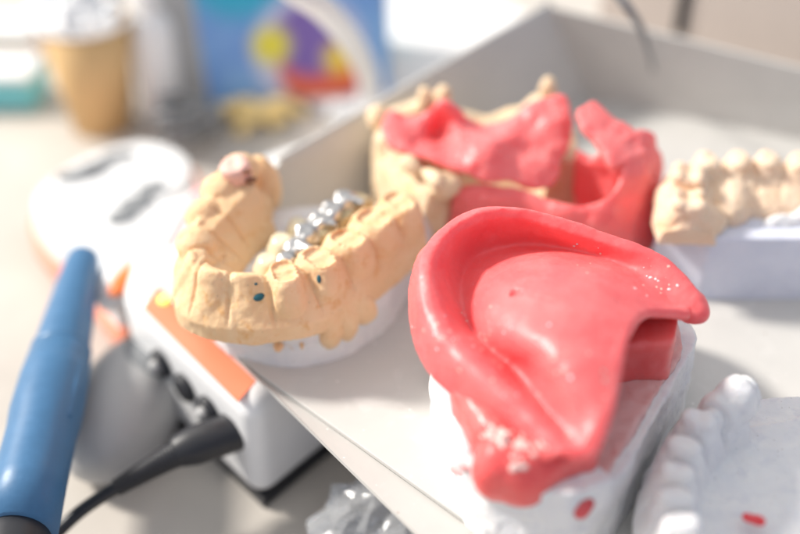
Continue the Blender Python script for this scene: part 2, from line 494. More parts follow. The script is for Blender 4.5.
# ================================================================ CASTS
def noisy_outline(pts, n=6, amp=.05, seed=1.0):
    out = closed_cr(pts, n); res = []
    for i, p in enumerate(out):
        q = noise.noise(Vector((p[0]*1.5+seed, p[1]*1.5, 0)))*amp
        res.append((p[0]+q, p[1]+q))
    return res

# ---- cast A, tan stone on white plaster with the metal bridge
def cast_a():
    r = thing('dental_cast', (-2.6, -2, 0), 'tan stone dental cast on white plaster base holding a metal bridge, left side of tray', 'dental cast')
    base = noisy_outline([U(190, 306, 0)[:2], U(212, 343, 0)[:2], U(250, 364, 0)[:2], U(295, 371, 0)[:2], U(345, 360, 0)[:2], U(385, 334, 0)[:2], U(412, 295, 0)[:2], (.85, -.15), (.55, .7), (-1.6, .55), (-3.6, .5), (-4.9, 0)], 6, .06)
    v1, f1 = prism(base, 0.0, 1.15, .02)
    # sloping collar above the base, carries up to the stone
    v2, f2 = prism(base, .9, 1.75, .09)
    me = remesh(*cat_meshes([(v1, f1), (v2, f2)]), vox=.06, smooth=8)
    rough(me, [(1.2, .07), (5, .025)], 3)
    link('plaster_base', me, M['plaster_patchy'], r)
    # crest line
    C = [(243, 176, 3.25, .55, .75, .95), (216, 205, 3.0, .50, .75, 1.0), (196, 238, 2.8, .34, .62, .95), (203, 266, 2.78, .24, .62, .8), (245, 274, 2.75, .24, .66, .7),
         (288, 270, 2.75, .30, .68, .65), (322, 254, 2.8, .40, .70, .65), (352, 233, 2.85, .44, .72, .62), (385, 208, 2.9, .46, .70, .6), (410, 194, 2.95, .46, .68, .58)]
    ctrl = []
    for px, py, z, wt, wo, wi in C:
        p = U(px, py, z); ctrl.append((p[0], p[1], z, wt, wi, wo+(.12 if px > 200 and py > 200 else 0)))   # travelling left-back -> front -> right: outside is on the right
    parts = [ridge(ctrl, 1.28)]; cuts = []
    P = cr([c[:3] for c in ctrl], 40)
    seg = np.r_[0, np.cumsum(np.linalg.norm(np.diff(P[:, :2], axis=0), axis=1))]
    def at(s): return np.array([np.interp(s, seg, P[:, i]) for i in range(3)])
    tot = seg[-1]
    # crowns along front and right arm
    widths = [(.72, 'incisor'), (.62, 'incisor'), (.68, 'incisor'), (.78, 'incisor'), (.82, 'incisor'), (.85, 'dish'), (.9, 'dish'), (.95, 'dish'), (.98, 'dish'), (.85, 'dish')]
    s = tot-sum(w for w, k in widths)*1.0
    for w, k in widths:
        p = at(s+w/2); a, b = at(s+w/2-.15), at(s+w/2+.15); ang = math.atan2(b[1]-a[1], b[0]-a[0])
        nn = np.array([math.sin(ang), -math.cos(ang)])      # outwards
        if k == 'incisor': q = p[:2]+nn*.30; parts += tooth(q[0], q[1], p[2]+.06, ang, w*1.0, 1.0, 1.25, k, .22)
        else: q = p[:2]+nn*.08; parts += tooth(q[0], q[1], p[2]+.10, ang, w*.99, 1.30, 1.2, k)
        c0 = at(s); cuts.append((c0[0], c0[1], ang, c0[2]-1.05, c0[2], .075, .07))
        s += w
    # edentulous left arm: lumps and stepped preparation
    for px, py, z, rx, ry, rz in [(240, 172, 3.15, .55, .5, .45), (222, 192, 2.9, .55, .5, .5), (205, 216, 2.7, .5, .45, .45), (196, 244, 2.55, .5, .5, .4), (262, 186, 2.2, .5, .6, .9), (247, 214, 1.9, .7, .6, .7)]:
        q = U(px, py, z); parts.append(ellipsoid(q, (rx, ry, rz), .6, 16, 10))
    # drips of stone over the plaster
    for px, py, z, rx, rz in [(212, 318, 1.35, .5, .3), (250, 334, 1.3, .5, .25), (328, 338, 1.0, .3, .5), (345, 330, 1.05, .28, .55), (362, 316, 1.25, .35, .4), (276, 352, .8, .13, .1), (300, 350, .85, .07, .06)]:
        q = U(px, py, z); q = q+np.array([.03, .22, 0]); parts.append(ellipsoid(q, (rx, .24, rz), .1, 16, 10))
    me = remesh(*cat_meshes(parts), vox=.038, smooth=2)
    groove(me, cuts)
    rough(me, [(1.4, .05), (5, .018), (13, .007)], 8)
    link('stone_arch', me, M['gold_stone'], r)
    # die on the left arm and marks
    q = U(235, 168, 3.5); 
    me = remesh(*lathe([(0, -.3), (.36, -.3), (.40, 0), (.36, .14), (.2, .17), (0, .13)], q, (-.15, -.1, 1), 24), vox=.035, smooth=3); rough(me, [(4, .04)], 2)
    d = link('prepared_die', me, M['pink_stone'], r, label='pinkish trimmed die at the end of the arm')
    for px, py, z, rr in [(251, 180, 3.3, .1), (247, 172, 3.55, .07), (225, 160, 3.45, .06)]:
        link('brown_stain', mesh(*ellipsoid(U(px, py, z), (rr*1.6, rr, rr*.7), .4, 12, 8)), M['brown'], r)
    return r
cast_a_root = cast_a()

# ---- bridge lying inside cast A
def bridge():
    r = thing('dental_bridge', U(310, 240, 1.8), 'chrome dental bridge with tan crowns lying inside the tan cast on the left', 'dental bridge')
    path = [U(281, 268, 2.25), U(292, 246, 2.35), U(306, 228, 2.45), U(322, 214, 2.5), U(340, 202, 2.55), U(358, 192, 2.55)]
    P = cr(path, 8)
    for px, py, z, w, cream in [(284, 270, 2.25, .6, 0), (302, 250, 2.35, .74, 0), (322, 230, 2.4, .78, 0), (343, 213, 2.45, .8, 0), (361, 200, 2.5, .7, 0), (268, 260, 2.25, .72, 1), (282, 240, 2.3, .74, 1), (298, 223, 2.3, .6, 1)]:
        q = U(px, py, z)
        t = tooth(q[0], q[1], z+.08, .75, w*1.05, w*.95, .85, 'round')
        me = remesh(*cat_meshes(t), vox=.04, smooth=7)
        link('crown', me, M['crown_cream'] if cream else M['crown_gold'], r, label='cream crown of the inner side' if cream else 'tan crown of the outer side')
    parts = []
    for k, (px, py, z, w) in enumerate([(287, 259, 2.4, .42), (296, 246, 2.45, .48), (306, 232, 2.5, .5), (318, 221, 2.55, .52), (331, 210, 2.6, .55), (345, 199, 2.6, .55)]):
        q = U(px, py, z); parts += tooth(q[0], q[1], z+.12, .75, w*1.5, w*1.25, .7, 'round')
        if k % 2: q = U(px+9, py+3, z); parts.append(ellipsoid(q+np.array([0, 0, .05]), (.34, .14, .14), -.6, 14, 10))
    me = remesh(*cat_meshes(parts), vox=.035, smooth=9); rough(me, [(3, .07), (8, .02)], 1)
    link('chrome_framework', me, M['chrome'], r)
bridge()

# ---- cast B, right: cream teeth on plaster block with bluish shade in its colour
def cast_b():
    r = thing('dental_cast', (9.5, .4, 0), 'cream dental cast with full teeth on a trimmed plaster block painted in bluish shade, right edge', 'dental cast')
    base = [(7.72, -1.5), (12.8, -1.45), (14.6, .2), (13.6, 3.2), (10.4, 3.9), (7.6, 2.9), (6.55, 1.2), (6.5, -.72)]
    pts = [U(697, 303, 0)[:2], (12.8, -1.5), (14.6, -.5), (13.6, .8), (10.4, 1.35), (8.0, 1.2), (6.95, .6), (6.5, -.75)]
    v, f = prism(pts, 0, 2.05, .015)
    me = bevelled(v, f, w=.07, seg=3)
    link('plaster_base', me, M['plaster_blue_shade'], r, smooth=False)
    C = [(692, 222, 2.7, .55, .72, .75), (690, 195, 3.0, .55, .75, .75), (693, 168, 3.1, .52, .72, .8), (716, 160, 3.1, .5, .72, .95), (748, 160, 3.1, .48, .72, 1.0), (790, 160, 3.1, .46, .72, 1.0), (840, 168, 3.1, .46, .7, .8)]
    ctrl = []
    for px, py, z, wt, wo, wi in C:
        p = U(px, py, z); ctrl.append((p[0], p[1]+.1, z-.25, wt, wo, wi))
    x, y = ctrl[-1][:2]
    ctrl += [(x+1.1, y-.5, 2.8, .46, .7, .8), (x+1.6, y-1.8, 2.8, .5, .7, .8)]
    parts = [ridge(ctrl, 1.9)]
    P = cr([c[:3] for c in ctrl], 40)
    seg = np.r_[0, np.cumsum(np.linalg.norm(np.diff(P[:, :2], axis=0), axis=1))]
    def at(s): return np.array([np.interp(s, seg, P[:, i]) for i in range(3)])
    s = .05; cuts = []
    for w, k in [(1.0, 'molar'), (1.0, 'molar'), (.8, 'round'), (.8, 'round'), (.8, 'round'), (.75, 'round'), (.8, 'round'), (.8, 'round'), (.8, 'round'), (.8, 'molar'), (.8, 'molar')]:
        if s+w > seg[-1]: break
        p = at(s+w/2); a, b = at(s+w/2-.12), at(s+w/2+.12); ang = math.atan2(b[1]-a[1], b[0]-a[0])
        parts += tooth(p[0], p[1], p[2]+.30, ang, w*1.03, 1.0 if k == 'molar' else .9, 1.0, k)
        c0 = at(s); cuts.append((c0[0], c0[1], ang, c0[2]-.5, c0[2]+.4, .06, .08))
        s += w
    # retromolar heel and lingual floor
    parts.append(ellipsoid(U(697, 222, 2.25), (.75, .5, .55), .1, 18, 12))
    parts.append(ellipsoid(U(672, 205, 2.3), (.45, .8, .5), .1, 18, 12))
    q = U(765, 196, 2.1); parts.append(ellipsoid(q, (1.9, 1.0, .5), 0, 20, 12))
    q = U(725, 200, 2.2); parts.append(ellipsoid(q, (.7, 1.0, .6), 0, 20, 12))
    me = remesh(*cat_meshes(parts), vox=.042, smooth=3)
    groove(me, cuts); rough(me, [(1.6, .05), (5, .02), (13, .008)], 5)
    link('stone_arch', me, M['cream_stone'], r)
    # plaster heel standing before the lingual floor
    parts = [ellipsoid(U(790, 224, 2.0), (.8, .25, .3), .1, 18, 10), ellipsoid(U(822, 220, 2.0), (1.1, .3, .45), .05, 18, 10)]
    link('plaster_heel', rough(remesh(*cat_meshes(parts), vox=.05, smooth=4), [(3, .08)], 2), M['plaster'], r)
cast_b()

# ---- cast C, front right, all white plaster
def cast_w():
    r = thing('dental_cast', (9, -10, 0), 'all white plaster dental cast with worn teeth, bottom right corner of tray', 'dental cast')
    pts = [(6.6, -6.55), (9.2, -5.95), (12.5, -6.6), (14.2, -9), (13.5, -12.8), (9, -13.6), (5.6, -12.6), (4.75, -10.4), (5.35, -8.4)]
    v, f = prism(noisy_outline(pts, 5, .08), 0, 1.1, .02)
    parts = [(v, f)]
    C = [(738, 404, 1.9, .42, .5, .6), (708, 418, 2.0, .42, .55, .6), (686, 446, 1.95, .4, .6, .6), (674, 482, 1.95, .4, .6, .6), (678, 530, 2.0, .4, .6, .7), (710, 585, 2.0, .4, .6, .7), (780, 640, 2.0, .4, .6, .7)]
    ctrl = []
    for px, py, z, wt, wo, wi in C:
        p = U(px, py, z); ctrl.append((p[0], p[1], z, wt, wi, wo))
    parts.append(ridge(ctrl, .8))
    P = cr([c[:3] for c in ctrl], 40)
    seg = np.r_[0, np.cumsum(np.linalg.norm(np.diff(P[:, :2], axis=0), axis=1))]
    def at(s): return np.array([np.interp(s, seg, P[:, i]) for i in range(3)])
    s = .0; cuts = []
    for w in (.95, .8, .75, .7, .65, .7, .75, .7, .7):
        if s+w > seg[-1]: break
        p = at(s+w/2); a, b = at(s+w/2-.12), at(s+w/2+.12); ang = math.atan2(b[1]-a[1], b[0]-a[0])
        parts += tooth(p[0], p[1], p[2]+.38, ang, w*.98, .85, 1.1, 'dish' if w > .9 else 'round')
        c0 = at(s); cuts.append((c0[0], c0[1], ang, c0[2]-.7, c0[2]+.4, .11, .09))
        s += w
    q = U(736, 400, 2.2); parts.append(ellipsoid(q, (.52, .46, .55), .5, 18, 12))
    q = U(722, 412, 2.05); parts.append(ellipsoid(q, (.5, .42, .5), .5, 18, 12))
    # palate slab
    pal = [ctrl[0][:2], ctrl[1][:2], ctrl[2][:2], ctrl[3][:2], ctrl[4][:2], ctrl[5][:2], (10, -13), (12.8, -12), (13.4, -9), (12, -7.1), (9, -6.6)]
    v, f = prism(pal, .5, 1.2, .03); parts.append((v, f))
    me = remesh(*cat_meshes(parts), vox=.048, smooth=3)
    groove(me, cuts); rough(me, [(1.6, .05), (4, .025), (11, .01)], 9)
    link('plaster_cast', me, M['plaster'], r)
    link('wax_smear', rough(remesh(*ellipsoid(U(753, 519, 1.5), (.22, .15, .07), -.5, 18, 10), vox=.03), [(5, .05)]), M['stain_red'], r, label='small red wax smear on the plaster')
cast_w()

# ---- cast D, back, with wax on it
def cast_c():
    r = thing('dental_cast', (1.8, 2.8, 0), 'pale tan stone cast against the back wall of tray, under pink wax', 'dental cast')
    C = [(440, 184, 2.5, .42, .55, .55), (412, 160, 2.6, .42, .55, .55), (390, 128, 2.75, .4, .5, .6), (405, 106, 2.85, .42, .55, .6), (435, 100, 2.9, .45, .6, .6), (480, 118, 2.3, .42, .6, .6), (520, 108, 2.6, .42, .6, .6), (546, 96, 3.0, .38, .55, .55), (562, 130, 2.6, .4, .55, .6), (565, 160, 2.4, .4, .55, .6)]
    ctrl = []
    for px, py, z, wt, wo, wi in C:
        p = U(px, py, z); ctrl.append((p[0], p[1], z, wt, wo, wi))
    parts = [ridge(ctrl, 0.02)]
    pal = [c[:2] for c in ctrl]
    parts.append(prism(pal, 0.02, .9, .02))
    for px, py, z, a, b, c_ in [(425, 98, 3.1, .3, .3, .35), (443, 97, 3.2, .28, .3, .4), (380, 118, 2.8, .35, .35, .4), (548, 92, 3.15, .25, .25, .45), (445, 186, 2.45, .45, .35, .3), (410, 165, 2.75, .3, .4, .25), (388, 140, 2.6, .35, .4, .4), (432, 178, 2.7, .22, .45, .2)]:
        parts.append(ellipsoid(U(px, py, z), (a, b, c_), .5, 16, 10))
    me = remesh(*cat_meshes(parts), vox=.055, smooth=3)
    rough(me, [(1.4, .10), (4, .04)], 4)
    link('stone_arch', me, M['pale_stone'], r)
cast_c()

def wax_c():
    net = [[(390, 112, 3.35), (384, 128, 3.2), (390, 148, 2.95)],
           [(415, 115, 3.3), (410, 136, 3.15), (407, 153, 2.95)],
           [(444, 100, 3.95), (437, 136, 2.75), (430, 160, 3.05)],
           [(468, 122, 3.2), (465, 146, 3.2), (455, 170, 2.9)],
           [(500, 126, 3.0), (492, 148, 3.25), (482, 180, 2.7)],
           [(530, 106, 3.55), (524, 140, 3.1), (515, 182, 2.6)],
           [(560, 96, 3.9), (553, 135, 3.2), (540, 190, 2.4)],
           [(570, 104, 3.75), (567, 140, 3.0), (556, 186, 2.4)]]
    me = remesh(*shell(net, [.18, .26, .20]), vox=.048, smooth=4)
    rough(me, [(1.5, .12), (3.5, .035), (8, .015)], 1)
    link('wax_pattern', me, M['wax_pink'], label='pink wax pattern draped over the pale tan cast at the back', cat='wax pattern')
wax_c()

def wax_d():
    net = [[(457, 190, 2.3), (452, 206, 1.7), (448, 236, .7)],
           [(490, 184, 2.5), (488, 204, 2.0), (485, 242, .5)],
           [(530, 192, 2.4), (528, 211, 1.9), (525, 252, .35)],
           [(570, 205, 2.3), (572, 222, 1.9), (575, 262, .3)],
           [(603, 200, 2.5), (612, 219, 2.0), (616, 266, .3)],
           [(622, 175, 3.0), (640, 195, 2.3), (646, 250, .4)],
           [(622, 148, 3.4), (648, 160, 2.9), (655, 215, 1.1)],
           [(618, 138, 3.6), (650, 134, 3.3), (660, 180, 1.9)]]
    net2 = [[(576, 112, 3.85), (594, 104, 3.9)], [(583, 130, 3.7), (611, 117, 3.75)], [(600, 148, 3.45), (634, 134, 3.5)], [(610, 170, 3.15), (646, 154, 3.2)]]
    net3 = [[(576, 150, 2.9), (574, 180, 1.9), (572, 212, 1.1)], [(592, 160, 2.7), (590, 185, 1.9), (588, 214, 1.1)], [(606, 150, 3.2), (606, 182, 2.2), (604, 212, 1.3)], [(620, 160, 3.2), (620, 182, 2.4), (618, 212, 1.5)]]
    parts = [shell(net, [.18, .28, .22]), shell(net2, .22), shell(net3, .2)]
    me = remesh(*cat_meshes(parts), vox=.048, smooth=4)
    rough(me, [(1.4, .11), (3.5, .03), (8, .015)], 6)
    link('wax_pattern', me, M['wax_pink'], label='curled red wax pattern with a tall horn, between back cast and cream cast', cat='wax pattern')
wax_d()

# ---- main: cast with wax base plate
def cast_m():
    r = thing('dental_cast', (3.6, -6.2, 0), 'white plaster cast under the large red wax plate, wax smeared on its top', 'dental cast')
    outer = [(6.75, -4.7), (6.05, -6.3), (5.3, -7.6), (4.35, -9.2), (3.2, -10.0), (1.9, -9.5), (1.15, -8.3), (.75, -6.7), (.75, -5.0), (1.3, -3.3), (3.1, -2.4), (5.6, -2.7)]
    parts = [prism(noisy_outline(outer, 5, .05, 4), 0, 2.0, .03)]
    # land at the left, high lumps
    for x, y, z, a, b, c_ in [(1.0, -6.9, 2.1, .35, 1.0, .7), (1.25, -8.2, 1.95, .35, .8, .5), (1.15, -7.4, 2.35, .25, .35, .55)]:
        parts.append(ellipsoid((x, y, z), (a, b, c_), .15, 18, 12))
    parts.append(prism([(1.25, -8.9), (1.9, -9.6), (3.2, -10.05), (4.1, -9.5), (3.85, -9.15), (3.1, -9.55), (2.1, -9.15), (1.55, -8.6)], 1.5, [2.2, 2.25, 2.5, 2.3, 2.3, 2.5, 2.25, 2.2], 0))
    me = remesh(*cat_meshes(parts), vox=.055, smooth=4)
    rough(me, [(1.4, .06), (4, .03), (11, .012)], 2)
    link('plaster_base', me, M['plaster'], r)
    film = [(6.3, -5.0), (5.8, -6.3), (5.05, -7.5), (4.3, -8.75), (3.7, -9.35), (2.4, -8.4), (2.2, -6.5), (2.8, -4.6), (5.2, -3.6)]
    me = remesh(*prism(noisy_outline(film, 5, .12, 8), 1.85, 2.14, .0), vox=.05, smooth=3)
    rough(me, [(1.2, .07), (4, .03)], 5)
    link('wax_film', me, M['plaster_film'], r, label='glossy pinkish wax film on the plaster top')
cast_m()

def wax_main():
    r = thing('wax_plate', (3.3, -6.6, 2.0), 'large red wax base plate with domed palate on a thick wax rim, front centre', 'wax plate')
    net = [[(548, 460, 2.95), (562, 455, 3.35), (584, 453, 3.4), (607, 408, 3.85), (623, 331, 4.25)],
           [(512, 436, 2.7), (527, 416, 3.5), (545, 408, 3.15), (578, 384, 4.05), (598, 322, 4.36)],
           [(465, 404, 2.75), (482, 375, 3.65), (515, 370, 3.05), (548, 352, 4.14), (572, 312, 4.38)],
           [(424, 362, 2.9), (438, 325, 3.85), (470, 332, 3.1), (512, 328, 3.94), (545, 302, 4.34)],
           [(412, 300, 3.2), (428, 262, 4.15), (460, 285, 3.15), (496, 297, 3.8), (520, 296, 4.14)],
           [(430, 250, 3.3), (462, 222, 4.35), (482, 257, 3.2), (504, 281, 3.82), (520, 296, 4.14)],
           [(505, 232, 3.3), (515, 212, 4.4), (535, 248, 3.3), (545, 271, 4.0), (545, 302, 4.34)],
           [(605, 262, 3.1), (605, 238, 4.1), (600, 262, 3.45), (592, 282, 4.12), (572, 312, 4.38)],
           [(668, 292, 3.0), (664, 262, 3.85), (645, 286, 3.5), (622, 299, 4.05), (598, 322, 4.35)],
           [(694, 322, 3.05), (700, 303, 3.5), (680, 315, 3.4), (652, 311, 3.8), (624, 331, 4.25)]]
    extra = [ellipsoid(U(686, 303, 3.32), (.42, .62, .34), .5, 20, 12), ellipsoid(U(580, 447, 3.25), (.42, .32, .22), .2, 16, 10), ellipsoid(U(530, 301, 3.88), (.8, .7, .2), .1, 30, 18), tube([U(*p) for p in [(570, 456, 3.3), (591, 449, 3.42), (607, 410, 3.85), (615, 368, 4.1), (624, 334, 4.26), (640, 315, 4.0), (660, 313, 3.75), (686, 314, 3.45)]], .15, 12),
             ellipsoid(U(660, 285, 3.45), (.6, .5, .3), -.5, 18, 12)]
    me = remesh(*cat_meshes([shell(net, [.24, .26, .30, .34, .34], 8, 7)]+extra), vox=.042, smooth=10)
    rough(me, [(.9, .05), (2.6, .02), (9, .005)], 12)
    link('base_plate', me, M['wax'], r)
    ctrl = [(3.2, -8.9, 3.1, .4, .5, .4), (2.65, -9.2, 3.1, .45, .62, .55), (1.95, -8.6, 3.2, .5, .55, .55), (1.5, -7.4, 3.25, .5, .5, .55), (1.6, -6.0, 3.3, .5, .5, .55), (2.3, -4.9, 3.4, .5, .5, .55),
            (3.4, -4.4, 3.4, .5, .5, .55), (4.6, -4.5, 3.3, .5, .5, .55), (5.35, -5.3, 3.0, .45, .5, .5)]
    me = remesh(*cat_meshes([ridge(ctrl, 1.85), ellipsoid(U(530, 474, 2.35), (.8, .5, .75), .2, 24, 14), ellipsoid(U(500, 470, 2.35), (.6, .5, .7), .2, 20, 12), ellipsoid((3.25, -9.1, 2.45), (.6, .42, .8), .3, 20, 12), prism(closed_cr([(5.75, -6.4), (5.0, -6.62), (4.25, -6.5), (4.1, -4.6), (5.8, -4.5)], 5), 1.95, 3.15, .03)]), vox=.05, smooth=14)
    rough(me, [(1.3, .06), (3.5, .025)], 3)
    link('wax_rim', me, M['wax_dark'], r)
wax_main()

# ================================================================ LEFT: control unit under the tray
def control_unit():
    r = thing('control_unit', (-3.5, 1.5, ZT), 'white control unit with salmon label strip, under the left side of tray', 'control unit')
    z = -.45
    top = [U(250, 412, z)[:2], U(118, 292, z)[:2], (-7.6, 3.6), (-4.4, 6.6), (-1.2, 8.9), (3.0, 3.6), (-.9, -1.9)]
    v, f = prism(top, ZT+.35, z, .0)
    me = bevelled(v, f, w=.55, seg=6)
    link('housing', me, M['white_plastic'], r)
    v, f = prism([(np.array(p)*.97+np.array([-2.6, 2])*.03) for p in top], ZT, ZT+.36, .0)
    link('foot', mesh(v, f), M['black'], r, smooth=False)
    def strip(pts, name, m, lab=None):
        zt = z+.004
        Q = [U(a, b, zt) for a, b in pts]
        v, f = slab([tuple(q+np.array([0, 0, .012])) for q in Q], .03)
        link(name, mesh(v, f), m, r, label=lab, smooth=False)
    strip([(157, 287), (143, 308), (238, 402), (256, 381)][::1], 'label_strip', M['label_orange'], 'salmon orange label strip')
    strip([(176, 222), (163, 246), (172, 248), (206, 190), (196, 186)][::1], 'label_strip', M['label_pink'], 'pale pink label strip')
    link('indicator_lamp', mesh(*ellipsoid(U(164, 300, z+.05), (.16, .16, .12), 0, 16, 10)), M['led'], r)
    # sockets on the side
    c1 = U(250, 412, z); c2 = U(118, 292, z); d = (c2-c1)/np.linalg.norm(c2-c1); out = np.array([-d[1], d[0], 0]); 
    if out[0] > 0: out = -out
    for k, (t, zz) in enumerate([(1.9, -1.8), (3.0, -1.8), (4.1, -1.7)]):
        p = c1+d*t; p[2] = zz
        me = bevelled(*lathe([(0, 0), (.42, 0), (.42, .22), (.34, .25), (.34, .3), (0, .3)], p-out*.1, out, 20), w=.03, seg=2)
        link('socket', me, M['black'], r)
        q = p+out*.22
        if k != 1: link('knob', mesh(*ellipsoid(q, (.2, .2, .2), 0, 14, 10)), M['lightgrey'], r)
control_unit()

def plug_cable():
    r = thing('power_cable', U(170, 455, -2.4), 'black cable with ribbed plug running beside the control unit to the bottom left', 'cable')
    a = U(243, 428, -1.9); b = U(193, 446, -2.0); c = U(165, 460, -2.1); d = U(118, 487, -2.5); e = U(80, 512, -3.0); g = U(45, 545, -3.25); h = U(-30, 620, -3.25)
    ax = Vector(b-a).normalized()
    L = float(np.linalg.norm(b-a))
    link('plug', bevelled(*lathe([(0, 0), (.48, 0), (.52, .2), (.50, L), (.42, L+.35), (.36, L+.5), (0, L+.5)], a, ax, 28), w=.04, seg=2), M['black'], r)
    P = cr([b, c, d], 12)
    parts = []
    tot = len(P)
    for i in range(0, tot):
        t = i/(tot-1); rr = .40*(1-t)+.22*t
        dd = Vector(P[min(i+1, tot-1)]-P[max(i-1, 0)]).normalized()
        parts.append(lathe([(0, -.05), (rr, -.05), (rr, .05), (0, .05)], P[i], dd, 18))
    parts.append(tube([b, c, d], [.34, .27, .18], 14))
    link('strain_relief', mesh(*cat_meshes(parts)), M['black'], r)
    link('cord', mesh(*tube([c, d, e, g, h], .17, 12)), M['black'], r)
plug_cable()

def mouse_body():
    r = thing('handpiece_cradle', U(125, 425, ZT), 'smooth rounded grey plastic cradle under the blue handpiece', 'cradle')
    c = U(128, 405, -3.2)
    me = remesh(*ellipsoid(c, (1.45, 2.6, 1.3), -.25, 32, 20, .9), vox=.09, smooth=4)
    for v in me.vertices: v.co.z = max(v.co.z, ZT)
    link('shell', me, M['lightgrey'], r)
    p = ellipsoid(c+np.array([.45, .9, .28]), (1.1, 1.9, 1.05), -.22, 28, 16, .9)
    link('cover', remesh(*p, vox=.08, smooth=3), M['grey_plastic'], r, label='darker grey upper cover')
mouse_body()

def handpiece():
    a = U(84, 256, -1.2); b = U(8, 575, -1.35)
    ax = Vector(b-a); L = ax.length; ax.normalize()
    r = thing('blue_handpiece', a, 'slim blue plastic handpiece pointing down to the bottom left', 'handpiece')
    seg1 = [(0, -.1), (.26, -.08), (.38, .08), (.44, .6), (.50, 1.8), (.56, 3.0), (.60, 3.9), (.60, 4.0), (0, 4.0)]
    link('front_grip', mesh(*lathe(seg1, a, ax, 36, 1.2)), M['blue'], r)
    link('collar', bevelled(*lathe([(0, 3.98), (.64, 3.98), (.66, 4.1), (.64, 4.25), (0, 4.25)], a, ax, 36, 1.2), w=.02, seg=2), M['blue'], r)
    link('barrel', mesh(*lathe([(0, 4.24), (.66, 4.24), (.72, 5.2), (.74, 6.4), (.70, 7.0), (.70, 8.6), (.72, L-1.0), (0, L-1.0)], a, ax, 36, 1.2)), M['blue'], r)
    link('end_cap', bevelled(*lathe([(0, L-1.01), (.64, L-1.01), (.62, L+.6), (.3, L+.9), (0, L+.9)], a, ax, 30, 1.2), w=.05, seg=2), M['black'], r)
    # raised flat rib
    side = Vector((1, 0, .6)).cross(ax).cross(ax).normalized()*-1
    p0 = Vector(a)+ax*4.9+side*.78; p1 = Vector(a)+ax*6.9+side*.78
    link('grip_rib', mesh(*tube([tuple(p0), tuple((p0+p1)/2), tuple(p1)], [.10, .16, .10], 10)), M['blue'], r)
handpiece()

def white_unit():
    r = thing('white_appliance', U(110, 210, ZT), 'rounded white appliance with salmon rim and an orange button, left of the tray', 'appliance')
    z = -2.0
    pts = [U(30, 192, z)[:2], U(42, 228, z)[:2], U(78, 258, z)[:2], U(110, 300, z)[:2], U(128, 292, z)[:2], U(160, 215, z)[:2], U(195, 160, z)[:2], U(150, 136, z)[:2], U(85, 152, z)[:2]]
    pts = closed_cr(pts, 5)
    link('body', bevelled(*prism(pts, -3.25, z, .08), w=.45, seg=5), M['white_plastic'], r)
    link('rim_band', bevelled(*prism([np.mean(pts, 0)+(np.array(p)-np.mean(pts, 0))*1.05 for p in pts], -3.8, -3.0, .0), w=.08, seg=2), M['label_orange'], r)
    for px, py, a, b, rot in [(80, 176, .8, .3, .4), (96, 168, .5, .3, .4), (136, 205, .6, .4, .6), (122, 218, .5, .35, .6), (152, 190, .5, .3, .5), (118, 158, .6, .25, .3)]:
        link('recess', bevelled(*prism(closed_cr([np.array(U(px, py, z)[:2])+np.array([a*math.cos(t)*math.cos(rot)-b*math.sin(t)*math.sin(rot), a*math.cos(t)*math.sin(rot)+b*math.sin(t)*math.cos(rot)]) for t in np.linspace(0, 2*math.pi, 9)[:-1]], 3), z-.1, z+.16), w=.05, seg=2), M['grey_plastic'], r)
    me = mesh(*ellipsoid(U(127, 278, -1.1), (.30, .85, .25), -.35, 24, 14))
    arm = ellipsoid(U(133, 272, -1.75), (.75, 1.7, .8), -.35, 28, 16)
    link('arm', mesh(*arm), M['white_plastic'], r)
    link('orange_button', me, M['orange'], r)
white_unit()

# ================================================================ BACKGROUND
def cup():
    c = U(103, 124, ZT)
    r = thing('paper_cup', c, 'brown kraft paper cup with white tissue and sticks, top left', 'cup')
    H = 4.6
    link('cup_wall', mesh(*lathe([(0, 0), (1.15, 0), (1.75, H), (1.68, H), (1.1, .12), (0, .12)], c, (0, 0, 1), 40)), M['kraft'], r)
    link('rolled_rim', mesh(*tube([c+np.array([1.74*math.cos(t), 1.74*math.sin(t), H]) for t in np.linspace(0, 2*math.pi, 25)], .09, 8, 2, False)), M['paper'], r)
    me = remesh(*ellipsoid(c+np.array([-.35, .1, H]), (1.75, 1.5, .7), .2, 28, 16), vox=.09, smooth=2)
    rough(me, [(1.6, .5), (4, .15)], 3)
    link('tissue', me, M['paper'], label='crumpled white tissue stuffed in the kraft cup', cat='tissue')
    for nm, m, dx, dy, lab, k in [('green_stick', 'green', -.35, .2, 'green plastic stick standing in the kraft cup', 1), ('violet_stick', 'purple', -1.1, .3, 'violet plastic stick leaning in the kraft cup', 1)]:
        a = c+np.array([dx*.4, dy, .3]); b = c+np.array([dx*1.6, dy+.4, 6.9])
        link(nm, mesh(*tube([a, (a+b)/2, b], .26, 14)), M[m], label=lab, cat='stick')
cup()

def bottle():
    c = U(164, 118, ZT)
    r = thing('white_bottle', c, 'slim white plastic bottle standing right of the kraft cup', 'bottle')
    link('bottle_body', mesh(*lathe([(0, 0), (.75, 0), (.82, .15), (.82, 3.9), (.6, 4.4), (.35, 4.6), (0, 4.6)], c, (0, 0, 1), 36)), M['white_plastic'], r)
    link('cap', bevelled(*lathe([(0, 4.55), (.42, 4.55), (.4, 5.7), (0, 5.7)], c, (0, 0, 1), 28), w=.04, seg=2), M['white_plastic'], r)
    a = U(131, 105, ZT)  # black rod added for the dark shadow gap between cup and bottle
    r2 = thing('shadow_rod', a, 'black rod standing in for the shadow between kraft cup and white bottle', 'shadow rod')
    link('barrel', mesh(*lathe([(0, 0), (.2, .1), (.24, .8), (.24, 5.0), (0, 5.0)], a+np.array([0, 0, .0]), (.02, .12, 1), 20)), M['black'], r2)
    link('cap', mesh(*lathe([(0, 4.98), (.27, 4.98), (.27, 6.4), (.15, 6.6), (0, 6.6)], a, (.02, .12, 1), 20)), M['black'], r2)
bottle()

